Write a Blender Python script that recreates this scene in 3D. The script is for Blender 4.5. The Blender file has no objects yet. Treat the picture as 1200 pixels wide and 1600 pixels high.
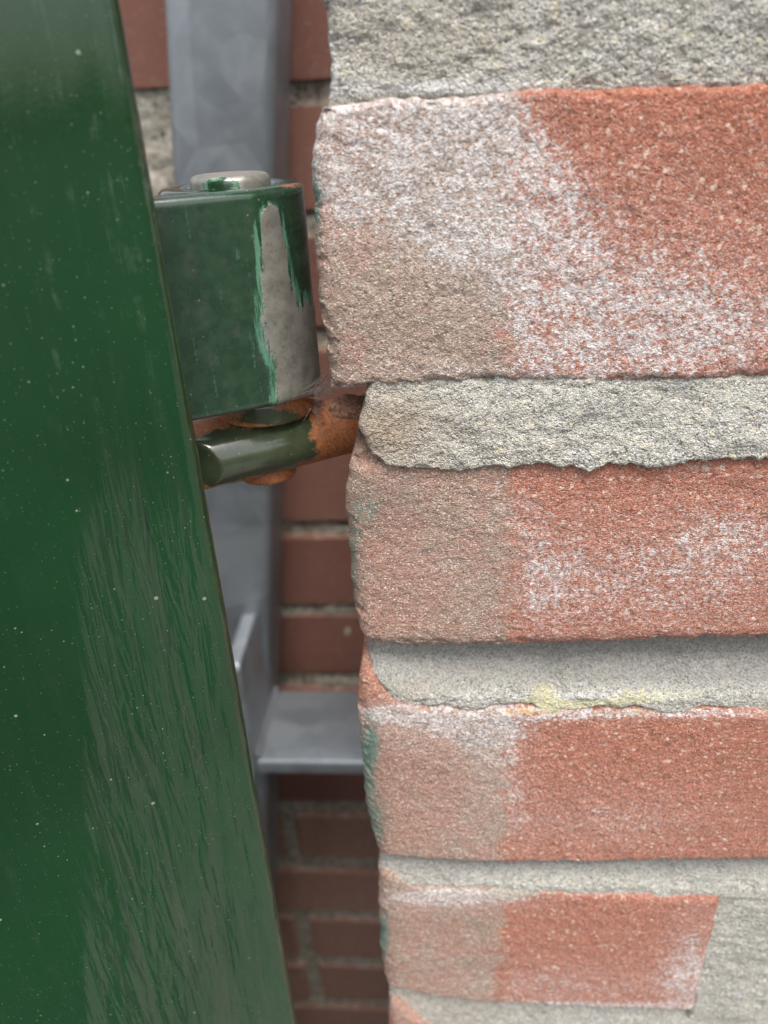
import bpy, math
import numpy as np
from mathutils import Vector, Matrix

S = bpy.context.scene
COL = S.collection
R = math.radians

# ---------------------------------------------------------------- camera, sky, sun, exposure
CAM = np.array([.02103, -.13508, .0001])
YAW, PITCH, ROLL, FPX = .0874, .48955, .05205, 1200.
_fw = np.array([-math.sin(YAW)*math.cos(PITCH), math.cos(YAW)*math.cos(PITCH), -math.sin(PITCH)])
_rt = np.array([math.cos(YAW), math.sin(YAW), 0.])
_dn = np.cross(_fw, _rt)
_r2 = math.cos(ROLL)*_rt + math.sin(ROLL)*_dn
_d2 = -math.sin(ROLL)*_rt + math.cos(ROLL)*_dn
CM = np.stack([_r2, _d2, _fw])

cd = bpy.data.cameras.new('camera')
cd.sensor_fit = 'HORIZONTAL'; cd.sensor_width = 36; cd.lens = 36*FPX/1200
cd.clip_start = .004; cd.clip_end = 300
cd.dof.use_dof = True; cd.dof.focus_distance = .152; cd.dof.aperture_fstop = 36/1.9
co = bpy.data.objects.new('camera', cd); COL.objects.link(co)
m3 = Matrix([list(_r2), list(-_d2), list(-_fw)]).transposed().to_4x4()
m3.translation = Vector(CAM); co.matrix_world = m3
S.camera = co

SUN_EL, SUN_AZ = R(63), R(165)          # azimuth measured clockwise from +Y
w = bpy.data.worlds.new('World'); S.world = w; w.use_nodes = True
nt = w.node_tree; nt.nodes.clear()
sky = nt.nodes.new('ShaderNodeTexSky'); sky.sky_type = 'NISHITA'; sky.sun_disc = False
sky.sun_elevation = SUN_EL; sky.sun_rotation = SUN_AZ
sky.air_density = 1.2; sky.dust_density = 4.0; sky.ozone_density = 1.0
hs = nt.nodes.new('ShaderNodeHueSaturation'); hs.inputs['Saturation'].default_value = .42
bg = nt.nodes.new('ShaderNodeBackground'); bg.inputs['Strength'].default_value = .12
wo = nt.nodes.new('ShaderNodeOutputWorld')
nt.links.new(sky.outputs[0], hs.inputs['Color']); nt.links.new(hs.outputs[0], bg.inputs[0]); nt.links.new(bg.outputs[0], wo.inputs[0])

sl = bpy.data.lights.new('sun', 'SUN'); sl.energy = 1.4; sl.angle = R(24); sl.color = (1, .96, .9)
so = bpy.data.objects.new('sun', sl); COL.objects.link(so)
sdir = Vector((math.sin(SUN_AZ)*math.cos(SUN_EL), math.cos(SUN_AZ)*math.cos(SUN_EL), math.sin(SUN_EL)))
so.rotation_euler = sdir.to_track_quat('Z', 'Y').to_euler(); so.location = sdir*20

vs = S.view_settings
vs.view_transform = 'Standard'; vs.look = 'None'; vs.exposure = .86; vs.gamma = 1; vs.use_curve_mapping = False
S.cycles.use_denoising = True
S.cycles.max_bounces = 8; S.cycles.diffuse_bounces = 4
S.render.film_transparent = False

# ---------------------------------------------------------------- geometry helpers
def at(px, py, Y):                       # a pixel of the photograph -> the point on the plane y = Y
    d = CM.T @ np.array([(px-600)/FPX, (py-800)/FPX, 1.])
    return CAM + (Y-CAM[1])/d[1]*d
def to_px(P):
    q = (np.asarray(P)-CAM) @ CM.T
    z = np.maximum(q[:, 2], 1e-3)
    return 600+FPX*q[:, 0]/z, 800+FPX*q[:, 1]/z

_lat = np.random.RandomState(7).rand(257, 257)
_lat2 = np.random.RandomState(9).rand(257, 257)
def vnoise(x, y, L=_lat):
    xi = np.floor(x).astype(int); yi = np.floor(y).astype(int)
    fx = x-xi; fy = y-yi
    fx = fx*fx*fx*(fx*(fx*6-15)+10); fy = fy*fy*fy*(fy*(fy*6-15)+10)
    a = L[xi % 257, yi % 257]; b = L[(xi+1) % 257, yi % 257]; c = L[xi % 257, (yi+1) % 257]; d = L[(xi+1) % 257, (yi+1) % 257]
    return (a*(1-fx)+b*fx)*(1-fy)+(c*(1-fx)+d*fx)*fy
def fbm(x, y, cell, octv=4, seed=0, gain=.5):
    s = 0; a = 1; t = 0
    for o in range(octv):
        k = 2**o/cell; ang = .6*o+.3
        X = (x*math.cos(ang)-y*math.sin(ang))*k+seed*17.3+o*5.1; Y = (x*math.sin(ang)+y*math.cos(ang))*k+seed*9.7+o*3.3
        s = s+a*vnoise(X, Y); t += a; a *= gain
    return s/t
def worley(x, y, cell, seed=0):
    X = x/cell+seed*13.1; Y = y/cell+seed*7.7
    xi = np.floor(X).astype(int); yi = np.floor(Y).astype(int)
    best = np.full(np.shape(X), 9.)
    for i in (-1, 0, 1):
        for j in (-1, 0, 1):
            cx = xi+i; cy = yi+j
            px = cx+_lat[cx % 257, cy % 257]; py = cy+_lat2[cx % 257, cy % 257]
            best = np.minimum(best, (px-X)**2+(py-Y)**2)
    return np.sqrt(best)
def sstep(a, b, x):
    t = np.clip((x-a)/(b-a), 0, 1); return t*t*(3-2*t)
def gss(px, py, cx, cy, rx, ry):
    return np.exp(-((px-cx)/rx)**2-((py-cy)/ry)**2)

def link(o, parent=None, mat=None):
    COL.objects.link(o)
    if parent is not None: o.parent = parent
    if mat is not None:
        o.data.materials.clear(); o.data.materials.append(mat)
    return o
def mesh_np(name, V, F, mat, parent=None, attrs=None, smooth=True):
    me = bpy.data.meshes.new(name)
    V = np.asarray(V, dtype=np.float32); F = np.asarray(F, dtype=np.int32)
    k = F.shape[1]
    me.vertices.add(len(V)); me.vertices.foreach_set('co', V.ravel())
    me.loops.add(F.size); me.loops.foreach_set('vertex_index', F.ravel())
    me.polygons.add(len(F)); me.polygons.foreach_set('loop_start', np.arange(0, F.size, k, dtype=np.int32))
    me.update(calc_edges=True); me.validate()
    if smooth: me.polygons.foreach_set('use_smooth', np.ones(len(me.polygons), dtype=bool))
    for an, arr in (attrs or {}).items():
        a = me.color_attributes.new(an, 'FLOAT_COLOR', 'POINT')
        a.data.foreach_set('color', np.asarray(arr, dtype=np.float32).ravel())
    o = bpy.data.objects.new(name, me)
    return link(o, parent, mat)
def mesh_py(name, V, F, mat, parent=None, smooth=False):
    me = bpy.data.meshes.new(name); me.from_pydata([tuple(v) for v in V], [], [tuple(f) for f in F]); me.update()
    if smooth: me.polygons.foreach_set('use_smooth', np.ones(len(me.polygons), dtype=bool))
    return link(bpy.data.objects.new(name, me), parent, mat)
def grid_faces(nr, nc, off=0, wrap=False):
    idx = np.arange(nr*nc).reshape(nr, nc)+off
    if wrap: idx = np.concatenate([idx, idx[:, :1]], 1)
    a = idx[:-1, :-1].ravel(); b = idx[:-1, 1:].ravel(); c = idx[1:, 1:].ravel(); d = idx[1:, :-1].ravel()
    return np.stack([a, b, c, d], 1)
def thing(name, label, cat, loc, rotz=0, group=None):
    o = bpy.data.objects.new(name, None); COL.objects.link(o); o.empty_display_size = .02
    o.location = loc; o.rotation_euler = (0, 0, rotz); o['label'] = label; o['category'] = cat
    if group: o['group'] = group
    return o
def curve(pts, key=0):                   # piecewise linear y(x) through world points
    p = sorted(pts, key=lambda q: q[key]); return np.array([q[key] for q in p]), np.array([q[1-key] for q in p])

# ---------------------------------------------------------------- material helpers
class N:
    def __init__(s, name):
        s.m = bpy.data.materials.new(name); s.m.use_nodes = True; s.t = s.m.node_tree; s.t.nodes.clear()
        s.out = s.t.nodes.new('ShaderNodeOutputMaterial'); s.b = s.t.nodes.new('ShaderNodeBsdfPrincipled')
        s.t.links.new(s.b.outputs[0], s.out.inputs[0])
    def put(s, sock, v):
        if isinstance(v, bpy.types.NodeSocket): s.t.links.new(v, sock)
        elif isinstance(v, (tuple, list)) and len(v) == 3 and sock.type == 'RGBA': sock.default_value = (*v, 1)
        else: sock.default_value = v
    def coords(s, scale=1000, stretch=(1, 1, 1)):
        c = s.t.nodes.new('ShaderNodeTexCoord'); mp = s.t.nodes.new('ShaderNodeMapping')
        s.t.links.new(c.outputs['Object'], mp.inputs[0]); mp.inputs['Scale'].default_value = [scale*k for k in stretch]
        return mp.outputs[0]
    def noise(s, v, scale, detail=4, rough=.55, dist=0):
        n = s.t.nodes.new('ShaderNodeTexNoise'); s.put(n.inputs['Vector'], v)
        n.inputs['Scale'].default_value = scale; n.inputs['Detail'].default_value = detail; n.inputs['Roughness'].default_value = rough; n.inputs['Distortion'].default_value = dist
        return n.outputs[0]
    def voro(s, v, scale, feat='F1', out=0):
        n = s.t.nodes.new('ShaderNodeTexVoronoi'); n.feature = feat; s.put(n.inputs['Vector'], v); n.inputs['Scale'].default_value = scale
        return n.outputs[out]
    def math(s, op, a, b=0., c=None, clamp=False):
        n = s.t.nodes.new('ShaderNodeMath'); n.operation = op; n.use_clamp = clamp
        s.put(n.inputs[0], a); s.put(n.inputs[1], b)
        if c is not None: s.put(n.inputs[2], c)
        return n.outputs[0]
    def rng(s, v, a, b, c=0., d=1., smooth=True):
        n = s.t.nodes.new('ShaderNodeMapRange'); n.interpolation_type = 'SMOOTHSTEP' if smooth else 'LINEAR'; n.clamp = True
        s.put(n.inputs[0], v)
        for i, k in enumerate((a, b, c, d)): s.put(n.inputs[1+i], k)
        return n.outputs[0]
    def mix(s, f, a, b, mode='MIX'):
        n = s.t.nodes.new('ShaderNodeMix'); n.data_type = 'RGBA'; n.blend_type = mode
        s.put(n.inputs[0], f); s.put(n.inputs[6], a); s.put(n.inputs[7], b)
        return n.outputs[2]
    def attr(s, name):
        n = s.t.nodes.new('ShaderNodeAttribute'); n.attribute_name = name
        p = s.t.nodes.new('ShaderNodeSeparateColor'); s.t.links.new(n.outputs['Color'], p.inputs[0])
        return p.outputs[0], p.outputs[1], p.outputs[2], n.outputs['Alpha']
    def rand(s):
        return s.t.nodes.new('ShaderNodeObjectInfo').outputs['Random']
    def sep(s, v):
        p = s.t.nodes.new('ShaderNodeSeparateXYZ'); s.t.links.new(v, p.inputs[0]); return p.outputs
    def bump(s, h, strength, dist, prev=None):
        n = s.t.nodes.new('ShaderNodeBump'); n.inputs['Strength'].default_value = strength; n.inputs['Distance'].default_value = dist
        s.put(n.inputs['Height'], h)
        if prev is not None: s.t.links.new(prev, n.inputs['Normal'])
        return n.outputs[0]
    def fin(s, color, rough=.8, metal=0., normal=None, spec=.5, **kw):
        s.put(s.b.inputs['Base Color'], color); s.put(s.b.inputs['Roughness'], rough); s.put(s.b.inputs['Metallic'], metal)
        s.put(s.b.inputs['Specular IOR Level'], spec)
        if normal is not None: s.t.links.new(normal, s.b.inputs['Normal'])
        for k, v in kw.items(): s.put(s.b.inputs[k.replace('_', ' ')], v)
        return s.m

def spread(n, k, a):                      # threshold mask: amount a (0..1) against a noise value k
    return n.rng(n.math('ADD', k, a), .90, 1.06)

def mat_front_brick():
    n = N('weathered_brick'); c = n.coords()
    W, G, P, Mo = n.attr('stain'); Yl, Dk, Pk, _b = n.attr('stain_shade')
    big = n.noise(c, .12, 4); mid = n.noise(c, .5, 5, .62); fine = n.noise(c, 1.5, 4, .65); tiny = n.noise(c, 4.2, 2)
    cs = n.sep(n.voro(c, 3.5, out=1)); vd = n.voro(c, 3.5); cb = n.sep(n.voro(c, 1.5, out=1))
    red = n.mix(n.rng(mid, .32, .68), (.37, .115, .062), (.49, .180, .110))
    red = n.mix(n.rng(cs[0], 0, 1, 0, .55, False), red, (.50, .20, .13))
    red = n.mix(n.rng(cs[1], .82, .92, 0, .75), red, (.70, .47, .38))
    red = n.mix(n.rng(cs[2], .88, .95, 0, .6), red, (.10, .032, .022))
    red = n.mix(n.rng(cb[0], .965, .975, 0, .8), red, (.78, .58, .46))
    red = n.mix(n.rng(fine, .43, .28, 0, .7), red, (.13, .042, .028))
    wea = n.mix(n.rng(mid, .34, .66), (.30, .205, .15), (.45, .325, .25))
    wea = n.mix(n.rng(n.math('ADD', big, n.math('MULTIPLY', Pk, .35)), .46, .66, 0, .85), wea, (.43, .225, .17))
    wea = n.mix(n.rng(cs[0], 0, 1, 0, .35, False), wea, (.54, .42, .34))
    wea = n.mix(n.rng(cs[1], .84, .92, 0, .85), wea, (.74, .67, .60))
    wea = n.mix(n.rng(cs[2], .88, .95, 0, .6), wea, (.11, .075, .06))
    wea = n.mix(n.rng(fine, .43, .28, 0, .7), wea, (.13, .09, .07))
    col = n.mix(W, red, wea)
    col = n.mix(n.math('MULTIPLY', Dk, .75), col, (.16, .125, .10))
    k = n.math('ADD', n.math('ADD', n.math('MULTIPLY', n.noise(c, .24, 3, .6), .32), n.math('MULTIPLY', n.noise(c, .85, 5, .65), .62)), n.math('MULTIPLY', cs[0], .14))
    col = n.mix(n.math('MULTIPLY', n.math('MINIMUM', G, .4), n.rng(fine, .40, .62, .1, .9)), col, (.66, .58, .55))
    bl = spread(n, k, n.math('MINIMUM', n.math('MULTIPLY', G, .92), .46))
    col = n.mix(n.math('MULTIPLY', bl, .9), col, n.mix(n.rng(fine, .33, .62), (.42, .36, .34), (.87, .845, .835)))
    pk = spread(n, n.math('ADD', n.math('MULTIPLY', n.noise(c, .8, 4, .7), .7), n.math('MULTIPLY', cs[0], .35)), P)
    col = n.mix(n.math('MULTIPLY', pk, .85), col, n.mix(tiny, (.05, .12, .10), (.16, .34, .28)))
    mk = spread(n, n.noise(c, .8, 4, .6), Mo)
    col = n.mix(n.math('MULTIPLY', mk, .85), col, n.mix(n.rng(fine, .35, .65), (.36, .33, .27), (.58, .54, .47)))
    yk = spread(n, n.noise(c, .7, 3, .6), Yl)
    col = n.mix(n.math('MULTIPLY', yk, .6), col, (.70, .50, .20))
    h = n.math('ADD', n.math('MULTIPLY', fine, .6), n.math('ADD', n.math('MULTIPLY', tiny, .2), n.math('MULTIPLY', vd, -.6)))
    return n.fin(col, .92, normal=n.bump(h, 1, .00045), spec=.25)

def mat_mortar():
    n = N('weathered_mortar'); c = n.coords()
    W, G, P, Mo = n.attr('stain'); Yl, Dk, _a, _b = n.attr('stain_shade')
    big = n.noise(c, .15, 4); mid = n.noise(c, .55, 5, .65); fine = n.noise(c, 1.7, 4, .65); tiny = n.noise(c, 4.5, 2)
    cs = n.sep(n.voro(c, 3.0, out=1)); vd = n.voro(c, 3.0); cb = n.sep(n.voro(c, 1.2, out=1))
    col = n.mix(n.rng(mid, .3, .7), (.34, .33, .295), (.56, .545, .495))
    col = n.mix(n.rng(big, .45, .65, 0, .6), col, (.49, .465, .39))
    col = n.mix(n.rng(cs[0], 0, 1, 0, .5, False), col, (.64, .62, .555))
    col = n.mix(n.rng(cs[1], .80, .90, 0, .85), col, (.80, .785, .74))
    col = n.mix(n.rng(cs[2], .87, .94, 0, .7), col, (.12, .11, .095))
    col = n.mix(n.rng(cb[0], .92, .93, 0, .8), col, (.70, .64, .50))
    col = n.mix(n.rng(fine, .44, .28, 0, .8), col, (.10, .095, .08))
    col = n.mix(n.math('MULTIPLY', W, .8), col, n.mix(n.rng(fine, .32, .68), (.24, .17, .115), (.50, .41, .31)))
    col = n.mix(n.math('MULTIPLY', Dk, .7), col, n.mix(n.rng(fine, .3, .7), (.16, .16, .15), (.36, .355, .335)))  # joint dirt, with recess shade painted in
    k = n.math('ADD', n.math('MULTIPLY', n.noise(c, .7, 5, .68), .75), n.math('MULTIPLY', fine, .35))
    col = n.mix(n.math('MULTIPLY', spread(n, k, G), .85), col, n.mix(n.rng(fine, .35, .65), (.60, .585, .56), (.80, .785, .76)))
    col = n.mix(n.math('MULTIPLY', spread(n, n.noise(c, .8, 4, .6), Mo), .85), col, (.40, .13, .075))
    col = n.mix(n.math('MULTIPLY', spread(n, n.noise(c, 1.1, 5, .68), Yl), .58), col, n.mix(n.rng(cs[0], .2, .8), (.62, .56, .22), (.80, .76, .48)))
    h = n.math('ADD', n.math('MULTIPLY', fine, .6), n.math('ADD', n.math('MULTIPLY', tiny, .2), n.math('MULTIPLY', vd, -.6)))
    return n.fin(col, .95, normal=n.bump(h, 1, .0006), spec=.2)

def mat_back_brick():
    n = N('old_red_brick'); c = n.coords()
    r = n.rand(); low = n.rng(n.sep(n.t.nodes.new('ShaderNodeObjectInfo').outputs['Location'])[2], -.42, -.50); big = n.noise(c, .05, 4); mid = n.noise(c, .3, 5, .6); fine = n.noise(c, 1.2, 3)
    col = n.mix(r, (.24, .10, .075), (.39, .185, .14))
    col = n.mix(n.rng(mid, .35, .7, 0, .6), col, (.42, .22, .165))
    col = n.mix(n.rng(big, .5, .7, 0, .6), col, (.26, .15, .12))
    col = n.mix(n.rng(n.math('ADD', n.noise(c, .13, 3), n.math('MULTIPLY', low, .07)), .61, .70, 0, .8), col, (.56, .51, .46))
    col = n.mix(n.math('MULTIPLY', low, n.rng(mid, .3, .6, .12, .45)), col, (.58, .38, .30))  # dusty tint on low courses, also painting in light they lack
    return n.fin(col, .9, normal=n.bump(n.math('ADD', mid, n.math('MULTIPLY', fine, .5)), .8, .001), spec=.25)

def mat_back_mortar():
    n = N('old_grey_mortar'); c = n.coords()
    mid = n.noise(c, .22, 5, .6); fine = n.noise(c, 1., 3)
    col = n.mix(n.rng(mid, .3, .7), (.30, .275, .22), (.62, .58, .49))
    col = n.mix(n.rng(n.noise(c, .35, 4, .65), .48, .36, 0, .85), col, (.08, .07, .055))
    return n.fin(col, .95, normal=n.bump(n.math('ADD', mid, n.math('MULTIPLY', fine, .5)), 1, .002), spec=.2)

def mat_galv(name='galvanised_steel', k=1.):
    n = N(name); c = n.coords()
    d = n.noise(c, .05, 3)
    v = n.sep(n.voro(c, .055, out=1))[0]
    v2 = n.sep(n.voro(c, .021, out=1))[1]
    s = n.math('ADD', n.math('MULTIPLY', v, .5), n.math('MULTIPLY', v2, .5))
    s = n.math('ADD', n.math('MULTIPLY', s, .55), n.math('MULTIPLY', n.noise(c, .09, 5, .6, .6), .6))
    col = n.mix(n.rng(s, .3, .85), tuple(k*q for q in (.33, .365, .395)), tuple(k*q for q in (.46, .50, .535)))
    col = n.mix(n.rng(n.noise(c, .5, 4), .62, .8, 0, .4), col, (.48, .51, .54))
    return n.fin(col, n.rng(s, .3, .8, .42, .52), .55, normal=n.bump(n.noise(c, .25, 4), .15, .0006))

def mat_door():
    n = N('green_gloss_paint'); c = n.coords(); g = n.coords(1000, (1, 1, .055))
    dirt, worn, grain, _b = n.attr('stain')
    big = n.noise(c, .02, 3); gr = n.noise(g, .42, 5, .6, .4); gr2 = n.noise(g, 1.3, 3, .6); fine = n.noise(c, 1.5, 3)
    col = n.mix(n.rng(big, .3, .7), (.0032, .037, .0098), (.0048, .051, .0136))
    col = n.mix(n.math('MULTIPLY', grain, n.rng(gr, .42, .62, 0, .55)), col, (.030, .052, .030))
    col = n.mix(n.math('MULTIPLY', grain, n.rng(gr2, .40, .30, 0, .8)), col, (.006, .018, .009))
    stk = n.noise(n.coords(1000, (1, 1, .05)), .32, 5, .68)
    sf = n.math('MULTIPLY', n.rng(n.math('ADD', n.math('MULTIPLY', stk, .8), n.math('MULTIPLY', n.noise(c, .3, 4, .6), .3)), .60, .80), dirt)
    col = n.mix(n.math('MULTIPLY', sf, .5), col, (.20, .25, .185))
    col = n.mix(n.math('MULTIPLY', worn, .8), col, n.mix(fine, (.10, .075, .05), (.17, .12, .08)))
    def dots(sc, keep, r0, r1):
        d_ = n.voro(c, sc); q = n.sep(n.voro(c, sc, out=1)); r_ = n.math('ADD', r0, n.math('MULTIPLY', n.math('POWER', q[2], 3.), r1))
        return n.math('MULTIPLY', n.rng(n.math('DIVIDE', d_, r_), 1.1, .7), n.rng(q[0], keep, keep+.01))
    clump = n.rng(n.noise(c, .06, 3), .40, .62)
    spk = n.math('MAXIMUM', n.math('MULTIPLY', dots(.36, .80, .04, .13), .9), n.math('MAXIMUM', n.math('MULTIPLY', dots(.95, .62, .07, .13), n.math('MULTIPLY', clump, .8)), n.math('MULTIPLY', dots(1.7, .72, .10, .12), .45)))
    col = n.mix(n.math('MULTIPLY', spk, .7), col, (.36, .40, .27))
    rough = n.math('ADD', n.math('ADD', .055, n.math('MULTIPLY', sf, .35)), n.math('MULTIPLY', spk, .5))
    rough = n.math('ADD', rough, n.math('MULTIPLY', n.rng(fine, .4, .7), .06))
    h = n.math('ADD', n.math('MULTIPLY', n.math('MULTIPLY', gr, n.math('ADD', .15, grain)), .5), n.math('MULTIPLY', n.rng(gr2, .42, .30, 0, -.5), grain))
    rid = n.math('ABSOLUTE', n.math('SUBTRACT', n.noise(n.coords(1000, (1, 1, .11)), .26, 3, .5, .3), .5))     # creased ridges of the grain under the paint
    b = n.bump(n.math('MULTIPLY', rid, grain), 1, .00075); b = n.bump(h, .17, .0005, b); b = n.bump(n.math('ADD', n.math('MULTIPLY', fine, .08), spk), .3, .0003, b)
    return n.fin(col, rough, normal=b, spec=.75, Coat_Weight=.35, Coat_Roughness=.05, Coat_Normal=b)

def mat_hinge():
    n = N('chipped_painted_iron'); c = n.coords()
    worn, rust, olive, _b = n.attr('stain')
    fine = n.noise(c, 1.4, 4, .65); mid = n.noise(c, .35, 4); st = n.noise(n.coords(1000, (1, 1, .12)), .9, 4, .6)
    col = n.mix(n.rng(mid, .35, .65), (.014, .050, .022), (.024, .070, .033))
    col = n.mix(n.rng(n.noise(c, .3, 4), .5, .75, 0, .45), col, (.085, .095, .07))
    col = n.mix(n.math('MULTIPLY', olive, .75), col, n.mix(mid, (.035, .05, .022), (.10, .105, .06)))
    v = n.voro(c, .5); vc = n.sep(n.voro(c, .5, out=1))[0]
    spk = n.math('MULTIPLY', n.rng(v, n.math('MULTIPLY', vc, .16), .03), n.rng(vc, .66, .67))
    col = n.mix(n.math('MULTIPLY', spk, .45), col, (.35, .36, .30))
    nz = n.math('ADD', n.math('MULTIPLY', st, 1.0), n.math('MULTIPLY', fine, .45))
    wk = n.rng(n.math('ADD', worn, n.math('MULTIPLY', nz, .8)), .99, 1.16)
    ed = n.rng(n.math('ADD', worn, n.math('MULTIPLY', nz, .8)), .68, .90)
    col = n.mix(n.math('MULTIPLY', ed, n.rng(st, .35, .55, .2, .95)), col, n.mix(n.rng(st, .4, .6), (.018, .10, .045), (.13, .31, .21)))
    met = n.mix(n.rng(mid, .35, .65), (.34, .335, .29), (.50, .485, .43))
    met = n.mix(n.rng(n.noise(c, .6, 4), .58, .75, 0, .5), met, (.30, .20, .12))
    met = n.mix(n.rng(st, .5, .7, 0, .5), met, (.46, .44, .39))
    met = n.mix(n.rng(fine, .42, .28, 0, .5), met, (.12, .10, .08))
    col = n.mix(wk, col, met)
    rk = n.rng(n.math('ADD', rust, n.math('ADD', n.math('MULTIPLY', fine, .4), n.math('MULTIPLY', mid, .2))), .70, .95)
    rc = n.mix(n.rng(fine, .3, .7), (.27, .085, .028), (.58, .215, .072))
    rc = n.mix(n.rng(mid, .55, .75, 0, .6), rc, (.30, .15, .10))
    col = n.mix(rk, col, rc)
    rough = n.math('ADD', .16, n.math('ADD', n.math('MULTIPLY', rk, .5), n.math('MULTIPLY', n.math('MAXIMUM', wk, spk), .3)), clamp=True)
    h = n.math('ADD', n.math('MULTIPLY', wk, -.5), n.math('MULTIPLY', fine, n.math('ADD', .12, n.math('MULTIPLY', rk, .5))))
    return n.fin(col, rough, n.math('MULTIPLY', wk, .6), normal=n.bump(h, .5, .0004), spec=.8, Coat_Weight=n.math('MULTIPLY', n.math('SUBTRACT', 1., n.math('MAXIMUM', rk, wk)), .7), Coat_Roughness=.08)

def mat_plain(name, col, rough=.8, var=.3, sc=.4, spec=.4, bump=.5):
    n = N(name); c = n.coords(); f = n.noise(c, sc, 5, .6)
    a = tuple(k*(1-var) for k in col); b = tuple(min(1, k*(1+var)) for k in col)
    return n.fin(n.mix(n.rng(f, .3, .7), a, b), rough, normal=n.bump(f, bump, .3/sc*.001), spec=spec)

M_BRICK = mat_front_brick(); M_MORT = mat_mortar(); M_BB = mat_back_brick(); M_BM = mat_back_mortar()
M_GALV = mat_galv(); M_GALV_SHADED = mat_galv('shaded_galvanised_steel', .66); M_DOOR = mat_door(); M_HINGE = mat_hinge()  # second steel is a darkened copy, painting shade onto the post
M_CRUMB = mat_plain('rusty_mortar_crumb', (.28, .15, .10), .95, .45, 1.2, .2, 1)

# ---------------------------------------------------------------- unseen ground, with a pale path added for the door's reflections
GZ = -1.4
n = N('dark_asphalt'); c = n.coords(1)
f = n.noise(c, 3, 6, .65)
mg = n.fin(n.mix(n.rng(f, .3, .7), (.035, .035, .035), (.065, .063, .06)), .9, normal=n.bump(f, .5, .01))  # dark tone set for the dark part of the door's reflections
n = N('reflector_path_concrete'); c = n.coords(1)
f = n.noise(c, 3, 6, .65)
mp_ = n.fin(n.mix(n.rng(f, .3, .7), (.16, .15, .14), (.215, .21, .19)), .9, normal=n.bump(f, .5, .01))
g = mesh_py('ground', [(-60, -60, GZ), (60, -60, GZ), (60, 60, GZ), (-60, 60, GZ)], [(0, 1, 2, 3)], mg); g['kind'] = 'structure'
g = mesh_py('path', [(-.27, -.15, GZ+.004), (-.27, .6, GZ+.004), (5, .6, GZ+.004), (5, -2.3, GZ+.004), (1.267, -2.3, GZ+.004)], [(4, 3, 2, 1, 0)], mp_); g['kind'] = 'structure'  # unseen path, added and outlined to put grey reflections on the door

# ---------------------------------------------------------------- chamfered brick for the courses at a distance
def chamfer_brick(L, D, H, seed, cut=.003):
    rs = np.random.RandomState(seed); V = []; F = []
    # eight corners, three vertices each, jittered
    idx = {}
    for sx in (0, 1):
        for sy in (0, 1):
            for sz in (0, 1):
                base = np.array([sx*L, sy*D, -sz*H]); inn = np.array([1-2*sx, 1-2*sy, -(1-2*sz)])*cut*(.7+.6*rs.rand(3))
                j = (rs.rand(3)-.5)*.0012
                for a in range(3):
                    o = inn.copy(); o[a] = 0
                    idx[sx, sy, sz, a] = len(V); V.append(base+o+j)
    for a, (u, v) in enumerate(((1, 2), (0, 2), (0, 1))):      # six faces
        for s in (0, 1):
            q = []
            for p, r in ((0, 0), (1, 0), (1, 1), (0, 1)):
                k = [0, 0, 0]; k[a] = s; k[u] = p; k[v] = r; q.append(idx[(*k, a)])
            F.append(q)
    for a, (u, v) in enumerate(((1, 2), (0, 2), (0, 1))):      # twelve edges
        for p in (0, 1):
            for r in (0, 1):
                k0 = [0, 0, 0]; k0[u] = p; k0[v] = r; k1 = list(k0); k1[a] = 1
                F.append([idx[(*k0, u)], idx[(*k1, u)], idx[(*k1, v)], idx[(*k0, v)]])
    for sx in (0, 1):
        for sy in (0, 1):
            for sz in (0, 1): F.append([idx[sx, sy, sz, 0], idx[sx, sy, sz, 1], idx[sx, sy, sz, 2]])
    return V, F
def fix_normals(me):
    import bmesh
    b = bmesh.new(); b.from_mesh(me); bmesh.ops.recalc_face_normals(b, faces=b.faces); b.to_mesh(me); b.free()
def proto_brick(L, D, H, seed):
    V, F = chamfer_brick(L, D, H, seed)
    me = bpy.data.meshes.new('brick'); me.from_pydata([tuple(v) for v in V], [], F); me.update(); fix_normals(me)
    return me
def place_mesh(name, me, loc, mat, parent):
    if not me.materials: me.materials.append(mat)
    o = bpy.data.objects.new(name, me); COL.objects.link(o); o.parent = parent; o.location = loc
    return o
def box_bm(name, lo, hi, mat, parent=None, bev=0., seg=3):
    import bmesh
    b = bmesh.new(); bmesh.ops.create_cube(b, size=1)
    for v in b.verts: v.co = Vector([(lo[i]+hi[i])/2+v.co[i]*(hi[i]-lo[i]) for i in range(3)])
    if bev: bmesh.ops.bevel(b, geom=b.edges[:], offset=bev, segments=seg, affect='EDGES', profile=.5)
    me = bpy.data.meshes.new(name); b.to_mesh(me); b.free()
    if bev: me.polygons.foreach_set('use_smooth', np.ones(len(me.polygons), dtype=bool))
    return link(bpy.data.objects.new(name, me), parent, mat)

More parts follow.
